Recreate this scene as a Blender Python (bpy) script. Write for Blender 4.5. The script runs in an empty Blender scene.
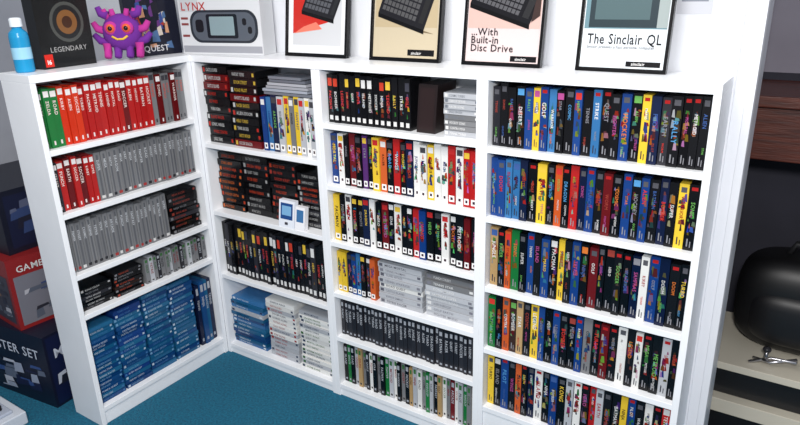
import bpy, math, random
from mathutils import Matrix, Vector
random.seed(11)
H=1.2551   # bookcase height
ZS={'L': [1.011, 0.799, 0.582, 0.433, 0.062], '2': [0.915, 0.639, 0.363, 0.036], '3': [1.047, 0.835, 0.628, 0.428, 0.247, 0.042], '4': [1.036, 0.826, 0.6, 0.386, 0.168]}
sc=bpy.context.scene
def lin(c):
    o=[]
    for x in c[:3]:
        x=x/255.;o.append(x/12.92 if x<=.04045 else ((x+.055)/1.055)**2.4)
    return tuple(o)+(1.,)
def newmat(name,rough=.5,spec=.5):
    m=bpy.data.materials.new(name);m.use_nodes=True
    b=m.node_tree.nodes['Principled BSDF'];b.inputs['Roughness'].default_value=rough;b.inputs['Specular IOR Level'].default_value=spec
    return m,b,m.node_tree
def attrmat(name,rough,coat=0,metal=0,spec=.5):
    m,b,nt=newmat(name,rough,spec)
    a=nt.nodes.new('ShaderNodeAttribute');a.attribute_name='Col'
    nt.links.new(a.outputs['Color'],b.inputs['Base Color'])
    b.inputs['Coat Weight'].default_value=coat;b.inputs['Coat Roughness'].default_value=.08;b.inputs['Metallic'].default_value=metal
    return m
def procmat(name,c1,c2,scale,rough,bump=0,bscale=None,det=4,stretch=None):
    m,b,nt=newmat(name,rough)
    tc=nt.nodes.new('ShaderNodeTexCoord');mp=nt.nodes.new('ShaderNodeMapping');nt.links.new(tc.outputs['Object'],mp.inputs['Vector'])
    if stretch: mp.inputs['Scale'].default_value=stretch
    n=nt.nodes.new('ShaderNodeTexNoise');n.inputs['Scale'].default_value=scale;n.inputs['Detail'].default_value=det
    nt.links.new(mp.outputs[0],n.inputs['Vector'])
    r=nt.nodes.new('ShaderNodeValToRGB');r.color_ramp.elements[0].color=lin(c1);r.color_ramp.elements[1].color=lin(c2)
    r.color_ramp.elements[0].position=.3;r.color_ramp.elements[1].position=.7
    nt.links.new(n.outputs['Fac'],r.inputs[0]);nt.links.new(r.outputs[0],b.inputs['Base Color'])
    if bump:
        n2=nt.nodes.new('ShaderNodeTexNoise');n2.inputs['Scale'].default_value=bscale or scale;nt.links.new(mp.outputs[0],n2.inputs['Vector'])
        bp=nt.nodes.new('ShaderNodeBump');bp.inputs['Strength'].default_value=bump;bp.inputs['Distance'].default_value=.01
        nt.links.new(n2.outputs['Fac'],bp.inputs['Height']);nt.links.new(bp.outputs[0],b.inputs['Normal'])
    return m
M_card=attrmat('printed_card',.45);M_gloss=attrmat('glossy_plastic',.25,.12,0,.3);M_metal=attrmat('metal',.3,0,1);M_knit=attrmat('knit',.9)
M_white=procmat('white_laminate',(234,236,240),(241,243,247),6,.32,.03,40)
M_wall=procmat('wall_paint',(212,215,222),(221,223,229),3,.8,.08,120)
M_trim=procmat('white_gloss_paint',(232,234,239),(239,240,245),3,.35)
M_carpet=procmat('teal_carpet',(5,86,118),(16,122,154),120,.95,.9,350)
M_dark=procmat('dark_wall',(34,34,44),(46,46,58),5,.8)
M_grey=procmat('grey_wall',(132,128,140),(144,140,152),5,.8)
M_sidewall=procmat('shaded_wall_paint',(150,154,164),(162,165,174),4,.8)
M_wood=procmat('brown_wood',(62,26,18),(104,48,32),6,.4,.1,20,6,(1,12,12))
MATS=[M_card,M_gloss,M_metal,M_knit]
class MB:
    def __init__(s): s.v=[];s.f=[];s.c=[];s.m=[];s.sm=[]
    def poly(s,P,col,mat=0,sm=False):
        n=len(s.v);s.v+=[tuple(p) for p in P];s.f.append(tuple(range(n,n+len(P))));s.c.append(col);s.m.append(mat);s.sm.append(sm)
    def faces(s,V,Fs,col,mat=0,sm=True):
        n=len(s.v);s.v+=[tuple(p) for p in V]
        for f in Fs: s.f.append(tuple(n+i for i in f));s.c.append(col);s.m.append(mat);s.sm.append(sm)
    def box(s,T,a0,a1,d0,d1,z0,z1,col,mat=0,lean=0,front=None,top=None):
        V=[T(a+lean*(z-z0),d,z) for z in (z0,z1) for d in (d0,d1) for a in (a0,a1)]
        n=len(s.v);s.v+=V
        Fs=[(0,1,5,4),(1,3,7,5),(3,2,6,7),(2,0,4,6),(4,5,7,6),(1,0,2,3)]
        for i,f in enumerate(Fs):
            s.f.append(tuple(n+k for k in f));s.c.append(front if (front and i==0) else top if (top and i==4) else col);s.m.append(mat);s.sm.append(False)
    def rect(s,T,a0,a1,z0,z1,d,col,mat=0,lean=0,zb=0):
        s.poly([T(a0+lean*(z0-zb),d,z0),T(a1+lean*(z0-zb),d,z0),T(a1+lean*(z1-zb),d,z1),T(a0+lean*(z1-zb),d,z1)],col,mat)
    def lathe(s,c,prof,col,mat=1,n=24,cols=None):
        V=[]
        for r,z in prof:
            for i in range(n):
                a=2*math.pi*i/n;V.append((c[0]+r*math.cos(a),c[1]+r*math.sin(a),c[2]+z))
        for k in range(len(prof)-1):
            cc=cols[k] if cols else col
            s.faces(V[k*n:(k+2)*n],[(i,(i+1)%n,n+(i+1)%n,n+i) for i in range(n)],cc,mat)
        s.poly(V[:n][::-1],cols[0] if cols else col,mat);s.poly(V[-n:],cols[-1] if cols else col,mat)
    def ell(s,c,r,col,mat=1,n=16,m=10,rot=None,bump=0,pw=1):
        V=[];F=[];sg=lambda x:math.copysign(abs(x)**pw,x)
        for j in range(m+1):
            t=math.pi*j/m
            for i in range(n):
                a=2*math.pi*i/n;k=1+bump*((i+j)%2)
                p=Vector((r[0]*sg(math.sin(t))*sg(math.cos(a))*k,r[1]*sg(math.sin(t))*sg(math.sin(a))*k,r[2]*sg(math.cos(t))*k))
                if rot: p=rot@p
                V.append((c[0]+p.x,c[1]+p.y,c[2]+p.z))
        for j in range(m):
            for i in range(n): F.append((j*n+i,(j+1)*n+i,(j+1)*n+(i+1)%n,j*n+(i+1)%n))
        s.faces(V,F,col,mat)
    def tube(s,P,rad,col,mat=1,n=8):
        P=[Vector(p) for p in P];V=[];F=[]
        for k,p in enumerate(P):
            t=(P[min(k+1,len(P)-1)]-P[max(k-1,0)]).normalized()
            u=t.cross(Vector((0,0,1)))
            if u.length<.1:u=t.cross(Vector((1,0,0)))
            u.normalize();w=t.cross(u);rr=rad[k] if isinstance(rad,(list,tuple)) else rad
            for i in range(n):
                a=2*math.pi*i/n;V.append(p+(u*math.cos(a)+w*math.sin(a))*rr)
        for k in range(len(P)-1):
            for i in range(n): F.append((k*n+i,k*n+(i+1)%n,(k+1)*n+(i+1)%n,(k+1)*n+i))
        F.append(tuple(range(n))[::-1]);F.append(tuple(range((len(P)-1)*n,len(P)*n)))
        s.faces(V,F,col,mat)
    def build(s,name,mats=None,bevel=0):
        me=bpy.data.meshes.new(name);me.from_pydata([tuple(map(float,p)) for p in s.v],[],s.f)
        for m in (mats or MATS): me.materials.append(m)
        me.polygons.foreach_set('material_index',s.m);me.polygons.foreach_set('use_smooth',s.sm)
        a=me.color_attributes.new('Col','FLOAT_COLOR','CORNER');buf=[]
        for f,c in zip(s.f,s.c): buf+=list(lin(c))*len(f)
        a.data.foreach_set('color',buf);me.update()
        o=bpy.data.objects.new(name,me);sc.collection.objects.link(o)
        if bevel:
            b=o.modifiers.new('bevel','BEVEL');b.width=bevel;b.segments=2;b.limit_method='ANGLE'
        return o
GL={}
def glyphs():
    tmp=[]
    for ch in "ABCDEFGHIJKLMNOPQRSTUVWXYZ0123456789abcdefghijklmnopqrstuvwxyz.-!":
        cu=bpy.data.curves.new('g','FONT');cu.body=ch;cu.resolution_u=2;cu.offset=.012;ob=bpy.data.objects.new('g',cu);sc.collection.objects.link(ob);tmp.append((ch,ob,cu))
    dg=bpy.context.evaluated_depsgraph_get();dg.update()
    for ch,ob,cu in tmp:
        e=ob.evaluated_get(dg);me=e.to_mesh()
        V=[(v.co.x,v.co.y) for v in me.vertices];F=[tuple(p.vertices) for p in me.polygons]
        GL[ch]=(V,F,(max([v[0] for v in V]) if V else .3)+.07);e.to_mesh_clear()
    for ch,ob,cu in tmp: bpy.data.objects.remove(ob);bpy.data.curves.remove(cu)
glyphs()
def text(mb,T,st,a,z,size,d,col,down=True,maxlen=None,mat=0,bold=1):
    L=sum(GL[c][2] if c in GL else .35 for c in st)*size;k=1.
    if maxlen and L>maxlen:k=maxlen/L
    x=0
    for c in st:
        if c in GL:
            V,F,adv=GL[c]
            if down: W_=[T(a+(y-.35)*size,d,z-(x+vx)*size*k) for vx,y in V]
            else: W_=[T(a+(x+vx)*size*k,d,z+y*size) for vx,y in V]
            mb.faces(W_,F,col,mat,False);x+=adv
        else:x+=.35
def TB(x0): return lambda s,d,z:(x0+s,d,z)
def TL(s,d,z): return (-d,-.6+s,z)
TU={'L':TL,'2':TB(0),'3':TB(.6),'4':TB(1.2)}
DEP=.17;TH=.018
def bookcase(k):
    mb=MB();T=TU[k];w=(255,255,255)
    mb.box(T,0,TH,0,DEP,0,H-.024,w);mb.box(T,.6-TH,.6,0,DEP,0,H-.024,w)
    mb.box(T,0,.6,-.002,DEP+.004,H-.024,H,w)
    mb.box(T,TH,.6-TH,DEP-.006,DEP,.01,H-.024,w)
    zs=ZS[k]
    for i,z in enumerate(zs):mb.box(T,TH,.6-TH,.002,DEP-.006,z-.009,z+.009,w)
    mb.box(T,TH,.6-TH,.006,.02,0,zs[-1]-.009,w)
    if k=='L': mb.box(lambda s,d,z:(s,d,z),-DEP-.004,-.0005,.0005,DEP+.004,H-.024,H,w)
    return mb.build('bookcase',[M_white],.0012)
for k in 'L234': bookcase(k)
def span(k,i):
    zs=ZS[k];top=H-.024 if i==0 else zs[i-1]-.009
    return zs[i]+.0095,top
PAL={'k':(12,12,15),'K':(38,38,44),'b':(22,58,122),'c':(50,106,158),'n':(14,24,54),'y':(218,184,50),'r':(168,28,28),'R':(96,18,22),
'o':(192,86,38),'g':(26,108,52),'w':(218,218,216),'s':(116,117,120),'t':(172,142,98),'p':(80,42,104),'m':(160,54,104),'B':(50,32,26),'S':(174,177,183),'e':(16,62,114),'v':(28,90,130),'q':(200,52,26)}
BR=[(200,52,42),(220,186,62),(205,205,205),(82,148,200),(205,112,46),(104,168,84),(168,72,134),(210,210,210),(130,130,138),(150,60,50),(60,90,150)]
WORDS="DRAGON SOCCER STREET TURBO MARIO PUNCH ALIEN ROBOCOP TENNIS GOLF STAR RACER NINJA BATMAN SONIC CASTLE WARRIOR FIGHTER ZELDA METROID KIRBY CONTRA GHOSTS BOMBER PILOT WINGS ROAD KONG ISLAND QUEST FANTASY LEGEND HERO COSMIC ARCADE TETRIS PACMAN DOOM RALLY HOCKEY SAMPRAS DESERT STRIKE JUNGLE EARTH WORM MORTAL SUPER MEGA".split()
def jit(c,j=10): 
    k=random.randint(-j,j);return tuple(max(0,min(255,x+k)) for x in c)
def art(mb,T,s0,s1,z0,z1,d,n=5,dim=.8,mat=1):
    for _ in range(n):
        c=tuple(int(x*dim*random.uniform(.4,1)) for x in random.choice(BR));w=(s1-s0);hh=z1-z0
        a=s0+w*random.uniform(0,.6);b=min(s1,a+w*random.uniform(.2,.6));p=z0+hh*random.uniform(0,.85);r=min(z1,p+hh*random.uniform(.05,.22));k=w*.12
        dd=d-.00002*_
        mb.poly([T(a,dd,p),T(b,dd,p+k*random.uniform(-1,1)),T(max(a,b-k),dd,r),T(a+k*.5,dd,r-k*random.uniform(-.5,1))],c,mat)
def vrow(k,i,f0,f1,codes,hf=.88,style='big',rec=.028,depth=.12,name='video_game_case_row',mb=None,build=True):
    T=TU[k];z,top=span(k,i);inn=.6-2*TH-.006
    a=TH+.003+f0*inn;b=TH+.003+f1*inn
    ws=[random.uniform(.84,1.16) for _ in codes];tot=sum(ws);ws=[x/tot*(b-a) for x in ws]
    mb=mb or MB();cur=a
    for j,cd in enumerate(codes):
        w=ws[j];h=(top-z)*hf*(1+random.uniform(-.045,.015));base=jit(PAL[cd],6);d0=rec+random.uniform(-.003,.006)
        s0=cur+w*.03;s1=cur+w-w*.03;cur+=w;d=d0-.0004
        mat=1
        mb.box(T,s0,s1,d0,d0+depth,z,z+h,base,mat)
        sc_=(s0+s1)/2;ww=s1-s0;t=random.choice(WORDS)
        dark=sum(base)<300
        if style=='big':
            tc=random.choice(BR) if dark else random.choice([(20,20,30),(150,20,30),(225,225,225)])
            r=random.random()
            if r<.2: mb.rect(T,s0+ww*.12,s1-ww*.12,z+h*.86,z+h*.96,d,random.choice(BR),mat)
            elif r<.45: mb.rect(T,s0+ww*.2,s1-ww*.2,z+h*.91,z+h*.96,d,(170,30,30),mat)
            elif r<.8: mb.rect(T,s0+ww*.2,s1-ww*.2,z+h*.87,z+h*.95,d,(80,80,86),mat)
            zt=z+h*random.uniform(.66,.84);ln=h*random.uniform(.26,.48)
            if random.random()<.75: art(mb,T,s0+ww*.05,s1-ww*.05,z+h*.24,z+h*.86,d-.0001,9,.75)
            text(mb,T,t,sc_,zt,ww*random.uniform(.4,.72),d-.0005,tc,True,ln,mat)
            if random.random()<.6: text(mb,T,random.choice(WORDS),sc_+ww*random.uniform(-.15,.15),zt-ln-h*.02,ww*.34,d-.0005,random.choice(BR),True,h*.18,mat)
            g=(130,130,136) if dark else (50,50,60)
            mb.rect(T,sc_-ww*.22,sc_-ww*.08,z+h*.06,z+h*.18,d,g,mat);mb.rect(T,sc_+ww*.1,sc_+ww*.2,z+h*.05,z+h*.14,d,g,mat)
        elif style=='md':
            mb.rect(T,s0+ww*.12,s1-ww*.12,z+h*.86,z+h*.96,d,(225,220,220) if not cd in 's' else (60,60,66),mat)
            text(mb,T,t,sc_,z+h*.80,ww*.62,d-.0003,(230,215,210) if cd!='s' else (195,80,70),True,h*random.uniform(.35,.55),mat)
            mb.rect(T,sc_-ww*.12,sc_+ww*.12,z+h*.05,z+h*.12,d,(215,205,205) if cd!='s' else (50,50,55),mat)
        elif style=='grey':
            mb.rect(T,s0+ww*.34,s1-ww*.34,z+h*.05,z+h*.95,d,(90,92,98),mat)
            text(mb,T,t,sc_,z+h*.85,ww*.55,d-.0003,(200,203,208),True,h*random.uniform(.4,.6),mat)
            mb.rect(T,s0+ww*.2,s1-ww*.2,z+h*.04,z+h*.10,d-.0002,random.choice([(150,50,50),(200,200,200),(40,40,45)]),mat)
        elif style=='badge':
            if random.random()<.7: mb.rect(T,s0+ww*.15,s1-ww*.15,z+h*.76,z+h*.92,d,random.choice([(215,180,60),(190,60,40),(215,215,215),(60,60,70),(215,215,215)]),mat)
            art(mb,T,s0+ww*.1,s1-ww*.1,z+h*.2,z+h*.72,d-.0001,4,.7)
            text(mb,T,t,sc_,z+h*.66,ww*.6,d-.0004,random.choice([(210,210,210),(215,180,70),(210,210,210),(200,60,60)]) if dark else (30,30,40),True,h*.38,mat)
            mb.rect(T,s0+ww*.22,s1-ww*.22,z+h*.06,z+h*.15,d,(210,210,210) if dark else (180,30,30),mat)
        elif style=='snes':
            if random.random()<.7: mb.rect(T,s0+ww*.12,s1-ww*.12,z+h*.86,z+h*.96,d,random.choice([(215,215,215),(180,40,40),(215,180,60),(60,60,66)]),mat)
            if random.random()<.8: art(mb,T,s0+ww*.05,s1-ww*.05,z+h*.25,z+h*.85,d-.0001,9,.85)
            text(mb,T,t,sc_,z+h*random.uniform(.72,.82),ww*random.uniform(.45,.68),d-.0005,random.choice(BR) if dark else random.choice([(180,20,30),(20,30,110),(20,20,20)]),True,h*random.uniform(.3,.48),mat)
            mb.rect(T,s0+ww*.14,s1-ww*.14,z+h*.04,z+h*.15,d,(232,232,232),mat);mb.rect(T,s0+ww*.34,s1-ww*.34,z+h*.07,z+h*.12,d-.0003,(60,40,50),mat)
        elif style=='thin':
            mb.rect(T,s0+ww*.22,s1-ww*.22,z+h*.84,z+h*.95,d,(165,168,176) if dark else (60,110,60),mat)
            text(mb,T,t,sc_,z+h*.76,ww*.72,d-.0003,(180,184,192) if dark else random.choice([(30,30,40),(30,90,40),(130,30,30)]),True,h*random.uniform(.3,.5),mat)
            mb.rect(T,sc_-ww*.22,sc_+ww*.22,z+h*.06,z+h*.11,d,(150,155,165) if dark else (50,50,50),mat)
    return mb.build(name) if build else mb
def stack(k,i,cols,name='stacked_game_case_column',rec=.03,depth=.12):
    T=TU[k];z,top=span(k,i);inn=.6-2*TH-.006;mb=MB()
    for f0,f1,n,hf,pal,tcs in cols:
        a=TH+.003+f0*inn;b=TH+.003+f1*inn;t=(top-z)*hf/n
        for j in range(n):
            z0=z+j*t;o=random.uniform(-.003,.003);base=jit(PAL[random.choice(pal)],10);d0=rec+random.uniform(-.004,.005);d=d0-.0004
            s0=max(a+o,TH+.001);s1=min(b+o,.6-TH-.001)-.003
            mb.box(T,s0,s1,d0,d0+depth,z0,z0+t*.93,base,1)
            L=s1-s0;c=random.choice(tcs)
            text(mb,T,random.choice(WORDS)+" "+random.choice(WORDS),s0+L*.16,z0+t*.26,t*.6,d-.0002,c,False,L*random.uniform(.35,.6),1)
            if random.random()<.6: mb.rect(T,s0+L*.03,s0+L*.11,z0+t*.18,z0+t*.75,d,random.choice(tcs),1)
            if random.random()<.6: mb.rect(T,s1-L*.11,s1-L*.04,z0+t*.25,z0+t*.7,d,random.choice(tcs),1)
    return mb.build(name)
# left bookcase
vrow('L',0,0,1,"gggqqqrrrrrrrRrrrrsRssRss",.88,'md')
mb=vrow('L',1,0,.27,"KrRrRrr",.88,'md',build=False);vrow('L',1,.27,1,"s"*20,.88,'grey',mb=mb)
vrow('L',2,0,.72,"s"*20,.88,'grey')
stack('L',2,[(.74,.99,9,.82,'kkK',[(110,110,115),(130,50,40)])])
stack('L',3,[(.02,.24,6,.62,'kKk',[(120,120,125),(170,170,170)]),(.25,.46,7,.7,'kKkB',[(120,120,125),(160,60,40)])])
vrow('L',3,.48,1,"sSsKssSssKsSssKs",.78,'thin')
bt=[(110,155,190),(180,195,210),(60,110,160)]
stack('L',4,[(0,.2,19,.86,'evve',bt),(.205,.41,20,.92,'eevbv',bt),(.415,.62,21,.95,'vev',bt),(.625,.83,20,.93,'evv',bt)])
vrow('L',4,.85,1,"nevn",.8,'thin')
# unit 2
stack('2',0,[(0,.24,10,.95,'kkkkR',[(170,40,30),(190,190,190)]),(.25,.5,10,.92,'kkkkkR',[(170,40,30),(190,160,60),(180,180,180)])],'stacked_game_cartridge_column')
mb=vrow('2',0,.52,.97,"bcnSysySwS",.66,'snes',build=False)
z,top=span('2',0);T=TU['2']
for j in range(6):
    o=random.uniform(-.012,.012);mb.box(T,.33+.008*j+o,.55-.006*j+o,.03,.13,z+(top-z)*.67+j*.011,z+(top-z)*.67+j*.011+.009,jit(random.choice([(140,146,158),(110,114,124),(170,172,180)]),15),1)
mb.build('video_game_case_row')
stack('2',1,[(0,.24,9,.9,'kkk',[(170,56,30),(180,90,40)]),(.25,.49,9,.92,'kkK',[(170,56,30),(150,150,150)]),(.5,.74,9,.88,'kkk',[(170,56,30),(150,50,40)]),(.75,1,9,.8,'kkK',[(170,56,30),(150,150,150)])],'stacked_game_cartridge_column',rec=.05,depth=.11)
vrow('2',2,0,1,"kKkkkkkkKkkkkKkkkkkkkkKkkk",.86,'badge')
stack('2',3,[(0,.34,13,.70,'vvSce',[(200,210,220),(20,40,80)]),(.38,.66,14,.84,'wwS',[(60,70,90),(150,50,50)]),(.69,.99,14,.82,'wSw',[(60,70,90),(60,100,60)])])
# unit 3
mb=vrow('3',0,0,.58,"kkkkkkkkkkkkkk",.92,'badge',build=False)
z,top=span('3',0);T=TU['3'];mb.box(T,.365,.43,.03,.14,z,z+(top-z)*.84,(26,14,14),0,.08);mb.rect(T,.372,.422,z+.01,z+(top-z)*.78,.0295,(34,18,18),0,.08,z)
mb.build('video_game_case_row')
stack('3',0,[(.79,1,8,.74,'SsS',[(110,115,125),(215,215,215)])],'stacked_game_cartridge_column')
vrow('3',1,0,1,"bwkRkpkyokrknwwywwrwrr",.93,'snes')
vrow('3',2,0,1,"ykwkknwkRkwkkrbkkwkkRk",.92,'snes')
vrow('3',3,0,.3,"yynbckKo",.88,'snes')
stack('3',3,[(.32,.64,8,.86,'SwS',[(120,120,130),(90,90,100)]),(.66,.99,8,.84,'SsS',[(120,120,130),(215,215,215)])],'stacked_game_cartridge_column')
vrow('3',4,0,1,"K"*32,.88,'thin')
vrow('3',5,0,1,"kgkStsKwkskgSwksktSwsgSktwsRwSgsw",.88,'thin')
# unit 4
vrow('4',0,0,1,"KkkkbybckkbkckkbkynKkkkk",.94,'big',rec=.024)
vrow('4',1,0,1,"bbccnkykokrnbkRkbkbknkyk",.93,'big',rec=.024)
vrow('4',2,0,1,"tkogkbkbkykbkRkkkknwbnkk",.92,'big',rec=.024)
vrow('4',3,0,1,"gkoBtkybkbkkbskRkwkwkkSk",.93,'big',rec=.024)
vrow('4',4,0,1,"ykbkoknwkbkSwkrSkkybkwkr",.93,'big',rec=.024)
def handheld():
    mb=MB();z,top=span('2',1);T=lambda s,d,z_:(.37+s,.004+d+.15*(z_-z),z_)
    mb.box(T,0,.075,0,.02,z,z+.1,(225,230,240),1);mb.rect(T,.008,.067,z+.03,z+.09,-.0005,(30,70,130),1);mb.rect(T,.015,.06,z+.045,z+.08,-.001,(120,170,210),1)
    mb.box(T,.08,.125,0,.02,z,z+.085,(235,235,240),1);mb.rect(T,.086,.119,z+.03,z+.075,-.0005,(60,110,160),1);mb.rect(T,.03,.045,z+.01,z+.02,-.001,(60,60,70),1)
    mb.build('boxed_handheld_game')
handheld()
# ---------------- items on top ----------------
def T2(p0,p1,z0,lean=0):
    dx,dy=p1[0]-p0[0],p1[1]-p0[1];L=math.hypot(dx,dy);dx/=L;dy/=L
    return (lambda s,d,z:(p0[0]+dx*s-dy*(d+lean*z),p0[1]+dy*s+dx*(d+lean*z),z0+z)),L
def key(mb,T,o,u,v,nu,nv,d,body,keyc):
    P=lambda a,b:T(o[0]+u[0]*a+v[0]*b,d,o[1]+u[1]*a+v[1]*b)
    Pk=lambda a,b:T(o[0]+u[0]*a+v[0]*b,d-.0005,o[1]+u[1]*a+v[1]*b)
    mb.poly([P(0,0),P(1,0),P(1,1),P(0,1)],body,1)
    mb.poly([T(o[0],d,o[1]),T(o[0]+u[0],d,o[1]+u[1]),T(o[0]+u[0],d,o[1]+u[1]-.012),T(o[0],d,o[1]-.012)],tuple(int(x*.5) for x in body),1)
    for i in range(nu):
        for j in range(nv):
            a=.06+.74*i/nu;b=.1+.6*j/nv;mb.poly([Pk(a,b),Pk(a+.6/nu,b),Pk(a+.6/nu,b+.45/nv),Pk(a,b+.45/nv)],keyc,1)
    mb.poly([Pk(.85,.1),Pk(.95,.1),Pk(.95,.7),Pk(.85,.7)],tuple(int(x*.5) for x in keyc),1)
WY=.184
def frame(x0,x1,y,i):
    T,L=T2((x0,y),(x1,y),H+.0005,.14);h=L*1.40;mb=MB();b=.008;k=(12,12,14)
    mb.box(T,0,L,.006,.016,0,h,k,1)
    mb.box(T,0,b,0,.006,0,h,k,1);mb.box(T,L-b,L,0,.006,0,h,k,1);mb.box(T,b,L-b,0,.006,0,b,k,1);mb.box(T,b,L-b,0,.006,h-b,h,k,1)
    R=lambda a0,a1,c0,c1,col,dd=0:mb.rect(T,a0*L,a1*L,c0*h,c1*h,.0055-dd,col,1)
    if i==1:
        R(.04,.96,.03,.97,(222,224,228));R(.12,.9,.1,.95,(196,198,202),.0004)
        mb.poly([T(.12*L,.0047,.2*h),T(.7*L,.0047,.3*h),T(.86*L,.0047,.5*h),T(.75*L,.0047,.8*h),T(.12*L,.0047,.75*h)],(190,44,36),1)
        key(mb,T,(.26*L,.40*h),(.52*L,-.08*h),(.2*L,.32*h),7,4,.0042,(34,34,38),(84,86,92))
        mb.poly([T(.14*L,.0046,.2*h),T(.6*L,.0046,.24*h),T(.5*L,.0046,.3*h),T(.3*L,.0046,.26*h)],(226,120,100),1)
    if i==2:
        R(.04,.96,.03,.97,(186,174,150));R(.06,.94,.28,.97,(176,160,130),.0004)
        key(mb,T,(.1*L,.40*h),(.66*L,-.14*h),(.2*L,.40*h),9,5,.0042,(30,30,34),(78,78,80))
        mb.poly([T(.1*L,.0046,.38*h),T(.76*L,.0046,.24*h),T(.9*L,.0046,.23*h),T(.3*L,.0046,.34*h)],(120,106,84),1)
        R(.55,.92,.05,.10,(20,20,22),.0008);text(mb,T,"sinclair",.6*L,.06*h,.012,.0042,(220,220,220),False,.3*L,1)
    if i==3:
        R(.04,.96,.03,.97,(206,190,190));R(.05,.95,.3,.97,(200,168,160),.0004)
        key(mb,T,(.06*L,.50*h),(.76*L,-.17*h),(.2*L,.36*h),11,5,.0042,(22,22,26),(84,84,88))
        mb.poly([T(.84*L,.0040,.35*h),T(.94*L,.0040,.4*h),T(.94*L,.0040,.7*h),T(.9*L,.0040,.62*h)],(60,46,44),1)
        text(mb,T,"...With",.1*L,.245*h,.028,.0036,(40,36,40),False,.5*L,1);text(mb,T,"Built-in",.1*L,.18*h,.028,.0036,(40,36,40),False,.5*L,1);text(mb,T,"Disc Drive",.1*L,.115*h,.028,.0036,(40,36,40),False,.6*L,1)
        R(.62,.94,.04,.085,(20,20,22),.0008);text(mb,T,"sinclair",.68*L,.05*h,.011,.0042,(220,220,220),False,.2*L,1)
    if i==4:
        R(.04,.96,.03,.97,(214,220,226));R(.05,.95,.33,.97,(104,134,144),.0004)
        R(.1,.84,.34,.97,(46,58,64),.0008);R(.16,.76,.40,.97,(78,98,102),.0012);R(.84,.95,.34,.6,(150,160,160),.001)
        text(mb,T,"The Sinclair QL",.1*L,.215*h,.036,.0042,(26,26,30),False,.82*L,1)
        text(mb,T,"Sinclair presents a fast personal computer",.1*L,.18*h,.011,.0042,(90,90,94),False,.75*L,1)
        R(.56,.93,.045,.085,(20,20,22),.0008);text(mb,T,"sinclair",.62*L,.055*h,.011,.0042,(220,220,220),False,.25*L,1)
    mb.build('framed_computer_poster')
for i,(a,b) in enumerate([(.377,.647),(.742,1.0),(1.077,1.322),(1.421,1.652)]): frame(a,b,.105,i+1)
def console_box():
    p0=(-.055,.020);p1=(.295,.085);T,L=T2(p0,p1,H+.0005);h=.205;mb=MB()
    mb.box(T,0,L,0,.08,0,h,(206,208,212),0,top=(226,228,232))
    mb.rect(T,.004,L-.004,.006,.03,-.0004,(150,152,160));mb.rect(T,.006,.09,h-.055,h-.012,-.0004,(190,192,196))
    text(mb,T,"LYNX",.012,h-.05,.04,-.0008,(170,40,36),False,.12)
    def rr(x0,x1,z0,z1,r,d,col):
        P=[]
        for (ax,az,s) in ((x1-r,z1-r,0),(x0+r,z1-r,90),(x0+r,z0+r,180),(x1-r,z0+r,270)):
            for t in range(0,91,15):
                a=math.radians(s+t);P.append(T(ax+r*math.cos(a),d,az+r*math.sin(a)))
        mb.poly(P,col,1)
    rr(L*.13,L*.96,h*.2,h*.76,.045,-.0008,(44,48,56));rr(L*.16,L*.93,h*.24,h*.72,.04,-.0012,(84,90,100))
    rr(L*.34,L*.72,h*.28,h*.69,.008,-.0016,(28,32,38));rr(L*.38,L*.68,h*.33,h*.65,.004,-.002,(130,150,156))
    rr(L*.2,L*.3,h*.38,h*.6,.012,-.0016,(30,30,34));rr(L*.78,L*.83,h*.5,h*.62,.008,-.0016,(30,30,34));rr(L*.84,L*.89,h*.36,h*.48,.008,-.0016,(30,30,34))
    for zz in (.3,.5,.6): mb.rect(T,L*.02,L*.11,h*zz,h*zz+.008,-.0008,(130,60,60))
    mb.build('handheld_console_box')
console_box()
def game_box():
    T,L=T2((-.096,-.494),(-.110,-.304),H+.0005);h=.25;mb=MB()
    mb.box(T,0,L,0,.05,0,h,(20,22,24),1);mb.rect(T,.003,L-.003,h*.88,h*.98,-.0004,(70,100,70),1);text(mb,T,"XBOX 360",.01,h*.9,.016,-.0008,(225,225,225),False,L*.6,1)
    cx,cz=L*.56,h*.56
    for r,c in ((.060,(70,72,70)),(.05,(28,30,32)),(.036,(120,80,44)),(.018,(60,36,24))):
        mb.poly([T(cx+r*math.cos(a*math.pi/14),-.0008-(.06-r)*.02,cz+r*1.05*math.sin(a*math.pi/14)) for a in range(28)],c,1)
    text(mb,T,"LEGENDARY",.03,h*.2,.022,-.0022,(150,150,150),False,L*.7,1)
    mb.rect(T,.006,.035,.006,.045,-.0012,(200,40,30),1);text(mb,T,"16",.01,.014,.02,-.0016,(240,240,240),False,.02,1)
    mb.build('boxed_video_game')
game_box()
def can():
    mb=MB();c=(-.106,-.549,H+.0005);cb=(30,140,190)
    mb.lathe(c,[(.026,0),(.028,.004),(.028,.105),(.026,.118),(.014,.13),(.014,.135),(.018,.136),(.018,.158),(.014,.162),(.006,.163)],cb,1,28,[cb]*5+[(225,232,238)]*4)
    mb.lathe((c[0],c[1],c[2]+.04),[(.0284,0),(.0284,.035)],(150,200,225),1,28)
    mb.build('spray_bottle')
can()
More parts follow.
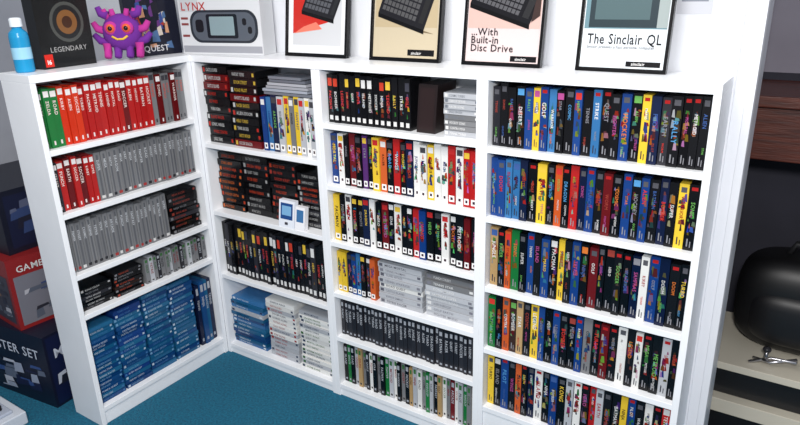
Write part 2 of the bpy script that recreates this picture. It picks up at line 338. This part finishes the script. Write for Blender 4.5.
def toy():
    cx,cy=(-.085,-.205);z=H+.0005;mb=MB();P=(104,34,140);Mg=(176,44,138)
    Rz=Matrix.Rotation(math.radians(40),3,'Z');fd=Vector((math.sin(math.radians(40)),-math.cos(math.radians(40)),0));rt=Vector((fd.y*-1,fd.x,0))
    mb.ell((cx,cy,z+.095),(.064,.04,.06),P,3,30,22,Rz,.035)
    for s in (-1,1):
        e=Vector((cx,cy,z+.11))+fd*.036+rt*.026*s
        mb.ell(e-fd*.003,(.023,.01,.023),Mg,3,14,10,Rz);mb.ell(e,(.016,.012,.016),(215,90,60),1,14,10,Rz);mb.ell(e+fd*.009,(.008,.006,.008),(20,20,20),1,10,8,Rz)
        b=Vector((cx,cy,z))
        for k,(ox,oz,l) in enumerate(((.05,.06,.045),(.062,.1,.03),(.05,.15,.02))):
            mb.tube([b+rt*s*ox*.8+Vector((0,0,oz)),b+rt*s*(ox+l*.6)+Vector((0,0,oz+.008)),b+rt*s*(ox+l)+Vector((0,0,oz+.03))],[.016,.013,.009],P if k!=1 else Mg,3,10)
        for k in (0,1):
            f=b+rt*s*(.02+.034*k)+fd*.01
            mb.tube([f+Vector((0,0,.06)),f+Vector((0,0,.03)),f+fd*.012+Vector((0,0,.013))],[.016,.014,.0125],Mg if k else P,3,10)
            mb.tube([b+rt*s*(.02+.02*k)+Vector((0,0,.14)),b+rt*s*(.026+.026*k)+Vector((0,0,.172))],[.012,.008],Mg,3,8)
    m=Vector((cx,cy,z+.078))+fd*.037
    mb.tube([m-rt*.026+Vector((0,0,.006)),m-rt*.01-Vector((0,0,.004)),m+rt*.01-Vector((0,0,.004)),m+rt*.026+Vector((0,0,.006))],.004,(220,180,60),3,6)
    mb.build('crochet_monster_toy')
toy()
def art_box():
    T,L=T2((-.135,-.15),(-.095,.045),H+.0005,.04);h=.25;mb=MB()
    mb.box(T,0,L,0,.025,0,h,(24,26,40),1)
    st=random.getstate();random.seed(5)
    for _ in range(34):
        x=random.uniform(.02,L-.05);zz=random.uniform(.02,h-.06);w=random.uniform(.01,.035);hh=random.uniform(.012,.045)
        mb.poly([T(x,-.0005-_*2e-5,zz),T(x+w,-.0005-_*2e-5,zz+random.uniform(-.01,.01)),T(x+w*.8,-.0005-_*2e-5,zz+hh),T(x+w*.1,-.0005-_*2e-5,zz+hh*.8)],random.choice([(150,50,40),(50,70,130),(190,180,170),(90,50,110),(30,30,40),(70,100,140),(190,140,110)]),1)
    text(mb,T,"QUEST",.05,.015,.03,-.002,(200,200,205),False,L*.7,1)
    mb.build('illustrated_game_box')
art_box()
I=lambda s,d,z:(s,d,z);w=(255,255,255)
mb=MB();mb.box(I,1.646,1.728,.1828,.184,1.396,1.6,(188,190,198),0);mb.rect(I,1.656,1.718,1.426,1.43,.1826,(120,124,140));mb.rect(I,1.656,1.70,1.44,1.444,.1826,(120,124,140));mb.build('paper_notice')
# ---------------- room ----------------
xe=1.839
def wallbox(name,m,*a):
    mb=MB();mb.box(I,*a,w);return mb.build(name,[m])
wallbox('floor',M_carpet,-1.2,4.2,-3.2,2.4,-.05,0)
wallbox('wall_back',M_wall,-1.2,xe,WY,WY+.1,0,2.5)
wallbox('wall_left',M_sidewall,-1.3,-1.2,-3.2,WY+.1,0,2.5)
mb=MB();mb.box(I,xe-.05,xe+.012,WY-.014,WY+.0,0,2.5,w);mb.box(I,xe-.046,xe-.034,WY-.022,WY-.014,0,2.5,w);mb.box(I,xe-.008,xe+.012,WY-.026,WY-.014,0,2.5,w);mb.box(I,xe,xe+.012,WY,WY+.1,0,2.5,w)
mb.build('trim_1',[M_trim],.002)
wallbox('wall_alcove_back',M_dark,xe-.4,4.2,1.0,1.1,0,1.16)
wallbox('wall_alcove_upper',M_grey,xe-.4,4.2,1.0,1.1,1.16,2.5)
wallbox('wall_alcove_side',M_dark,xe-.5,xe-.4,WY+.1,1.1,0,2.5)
mb=MB();mb.box(I,xe-.398,3.4,.66,.999,.93,1.10,w);mb.box(I,xe-.398,3.4,.63,.999,1.10,1.135,w);mb.build('wooden_mantel_shelf',[M_wood],.004)
mb=MB();x0,x1,y0,y1=xe-.3,3.0,.46,.84;cr=(206,200,184)
mb.box(I,x0,x1,y0,y1,.275,.3,cr,1);mb.box(I,x0,x1,y0+.03,y1,.17,.275,(18,17,19));mb.box(I,x0,x1,y0-.01,y1,.12,.17,cr,1);mb.box(I,x0+.02,x1-.02,y0+.03,y1,.0,.12,(20,18,20))
for xx in (x0,x0+.75,x1-.03): mb.box(I,xx,xx+.03,y0,y0+.03,.0,.275,cr,1)
mb.build('low_cabinet',None,.002)
mb=MB();c=(2.07,.69,.3+.165)
mb.ell(c,(.23,.12,.165),(14,14,16),0,40,26,None,0,.55);mb.ell((c[0],c[1]-.02,c[2]-.03),(.19,.12,.1),(20,20,23),0,32,20,None,0,.5)
mb.tube([(c[0]-.1,c[1],c[2]+.15),(c[0]-.08,c[1],c[2]+.195),(c[0]+.08,c[1],c[2]+.195),(c[0]+.1,c[1],c[2]+.15)],.011,(30,30,32),0);mb.build('black_carrying_case')
mb=MB();z=.3
mb.tube([(1.92,.50,z+.005),(1.98,.53,z+.02),(2.05,.50,z+.04)],.005,(190,190,195),2);mb.tube([(1.93,.535,z+.005),(1.98,.50,z+.02),(2.05,.53,z+.035)],.005,(190,190,195),2)
mb.tube([(1.965,.515,z+.012),(1.965,.515,z+.05)],.006,(150,150,155),2);mb.ell((1.965,.515,z+.055),(.013,.013,.01),(40,40,44),1);mb.build('metal_pliers')
def big_box(x0,x1,y0,y1,z0,z1,col,deco,rot):
    mb=MB();cx,cy=(x0+x1)/2,(y0+y1)/2;c,s=math.cos(rot),math.sin(rot)
    T=lambda a,d,z:(cx+(a-cx)*c-(d-cy)*s,cy+(a-cx)*s+(d-cy)*c,z)
    mb.box(T,x0,x1,y0,y1,z0,z1,col,0)
    deco(mb,T,x0,x1,y0,y1,z0,z1)
    mb.build('boxed_game_console')
def side(T,x1,y0): return lambda s,d,z:T(x1-d,y0+s,z)
def clutter(mb,S,a0,a1,z0,z1,n,cols,d=-.001):
    for _ in range(n):
        a=random.uniform(a0,a1-.04);z=random.uniform(z0,z1-.02);ww=random.uniform(.02,min(.1,a1-a));hh=random.uniform(.012,min(.05,z1-z))
        mb.poly([S(a,d-_*2e-5,z),S(a+ww,d-_*2e-5,z+.006),S(a+ww*.9,d-_*2e-5,z+hh),S(a+ww*.1,d-_*2e-5,z+hh*.9)],random.choice(cols))
BC=[(150,160,180),(50,76,130),(24,28,44),(90,100,120),(20,24,40),(20,24,60),(180,186,200)]
def dn(mb,T,x0,x1,y0,y1,z0,z1):
    S=side(T,x1,y0)
    mb.rect(S,.01,y1-y0-.01,z0+.01,z1-.01,-.0006,(10,20,56));clutter(mb,S,.02,y1-y0-.02,z0+.02,z0+.17,30,BC)
    text(mb,S,"MASTER SET",.03,z1-.10,.055,-.002,(195,202,216),False,y1-y0-.06)
    F_=lambda s,d,z:T(x0+s,y0+d,z)
    clutter(mb,F_,.02,x1-x0-.02,z0+.02,z0+.17,40,BC);text(mb,F_,"MASTER SET",.2,z1-.10,.055,-.002,(195,202,216),False,x1-x0-.22)
def dr(mb,T,x0,x1,y0,y1,z0,z1):
    S=side(T,x1,y0);C=[(150,50,44),(50,66,110),(170,170,178),(40,40,50),(120,90,70),(26,30,52),(80,86,100)]
    mb.rect(S,.015,y1-y0-.015,z0+.015,z1-.07,-.0006,(110,110,120));clutter(mb,S,.02,y1-y0-.02,z0+.02,z1-.08,36,C)
    text(mb,S,"GAME GEAR",.03,z1-.055,.035,-.002,(205,205,205),False,y1-y0-.06)
    F_=lambda s,d,z:T(x0+s,y0+d,z);mb.rect(F_,.02,x1-x0-.02,z0+.02,z1-.07,-.0006,(50,50,64));clutter(mb,F_,.03,x1-x0-.03,z0+.03,z1-.08,40,C);text(mb,F_,"GAME GEAR",.05,z1-.055,.035,-.002,(205,205,205),False,.3)
def db(mb,T,x0,x1,y0,y1,z0,z1):
    S=side(T,x1,y0);C=[(44,60,100),(24,24,40),(80,86,110),(16,20,40)]
    mb.rect(S,.02,y1-y0-.02,z0+.02,z1-.02,-.0006,(14,20,48));clutter(mb,S,.03,.34,z0+.03,z1-.04,14,C);F_=lambda s,d,z:T(x0+s,y0+d,z);clutter(mb,F_,.03,x1-x0-.03,z0+.03,z1-.04,14,C)
big_box(-.85,-.28,-.66,-.16,0,.30,(8,12,36),dn,.12)
big_box(-.80,-.36,-.62,-.20,.3005,.58,(130,26,28),dr,-.06)
big_box(-.82,-.42,-.60,-.22,.5805,.82,(10,14,32),db,.04)
mb=MB();T=lambda s,d,z:(-.54+s,-.90+d,z)
mb.box(T,0,.28,0,.17,.0,.05,(200,206,216),1);mb.box(T,.03,.25,.04,.14,.05,.062,(170,178,194),1);mb.rect(T,.05,.2,.01,.03,-.0006,(40,60,140),1);mb.lathe((-.46,-.82,.062),[(.02,0),(.02,.008)],(60,80,160),1,16);mb.box(T,.14,.22,.06,.12,.062,.085,(24,26,34),1)
mb.build('game_console',None,.004)
# ---------------- camera, lights ----------------
yaw,p,r=0.5924,0.3414,-0.0278
Fh=Vector((-math.sin(yaw),math.cos(yaw),0));R0=Vector((math.cos(yaw),math.sin(yaw),0));Zv=Vector((0,0,1))
F=Fh*math.cos(p)-Zv*math.sin(p);U0=Fh*math.sin(p)+Zv*math.cos(p);R=R0*math.cos(r)+U0*math.sin(r);U=-R0*math.sin(r)+U0*math.cos(r)
cam=bpy.data.objects.new("camera",bpy.data.cameras.new("camera"));sc.collection.objects.link(cam)
cam.matrix_world=Matrix([[R[0],U[0],-F[0],2.0118],[R[1],U[1],-F[1],-1.628],[R[2],U[2],-F[2],1.4938],[0,0,0,1]])
cam.data.sensor_width=36;cam.data.lens=652.94*36/800;cam.data.clip_start=.02;sc.camera=cam
def area(name,loc,tgt,size,e,col):
    l=bpy.data.lights.new(name,'AREA');l.size=size;l.energy=e;l.color=col;o=bpy.data.objects.new(name,l);sc.collection.objects.link(o)
    o.location=loc;o.rotation_euler=(Vector(tgt)-Vector(loc)).to_track_quat('-Z','Y').to_euler()
area('ceiling_lamp',(1.2,-1.3,2.45),(1.0,-.5,.5),.9,38,(1,.97,.92))
area('camera_flash',(2.1,-2.0,1.9),(.9,0,.55),.2,46,(1,.985,.97))
wd=bpy.data.worlds.new('world');sc.world=wd;wd.use_nodes=True;wd.node_tree.nodes['Background'].inputs[0].default_value=(.86,.9,1,1);wd.node_tree.nodes['Background'].inputs[1].default_value=.34
sc.view_settings.view_transform='Standard'
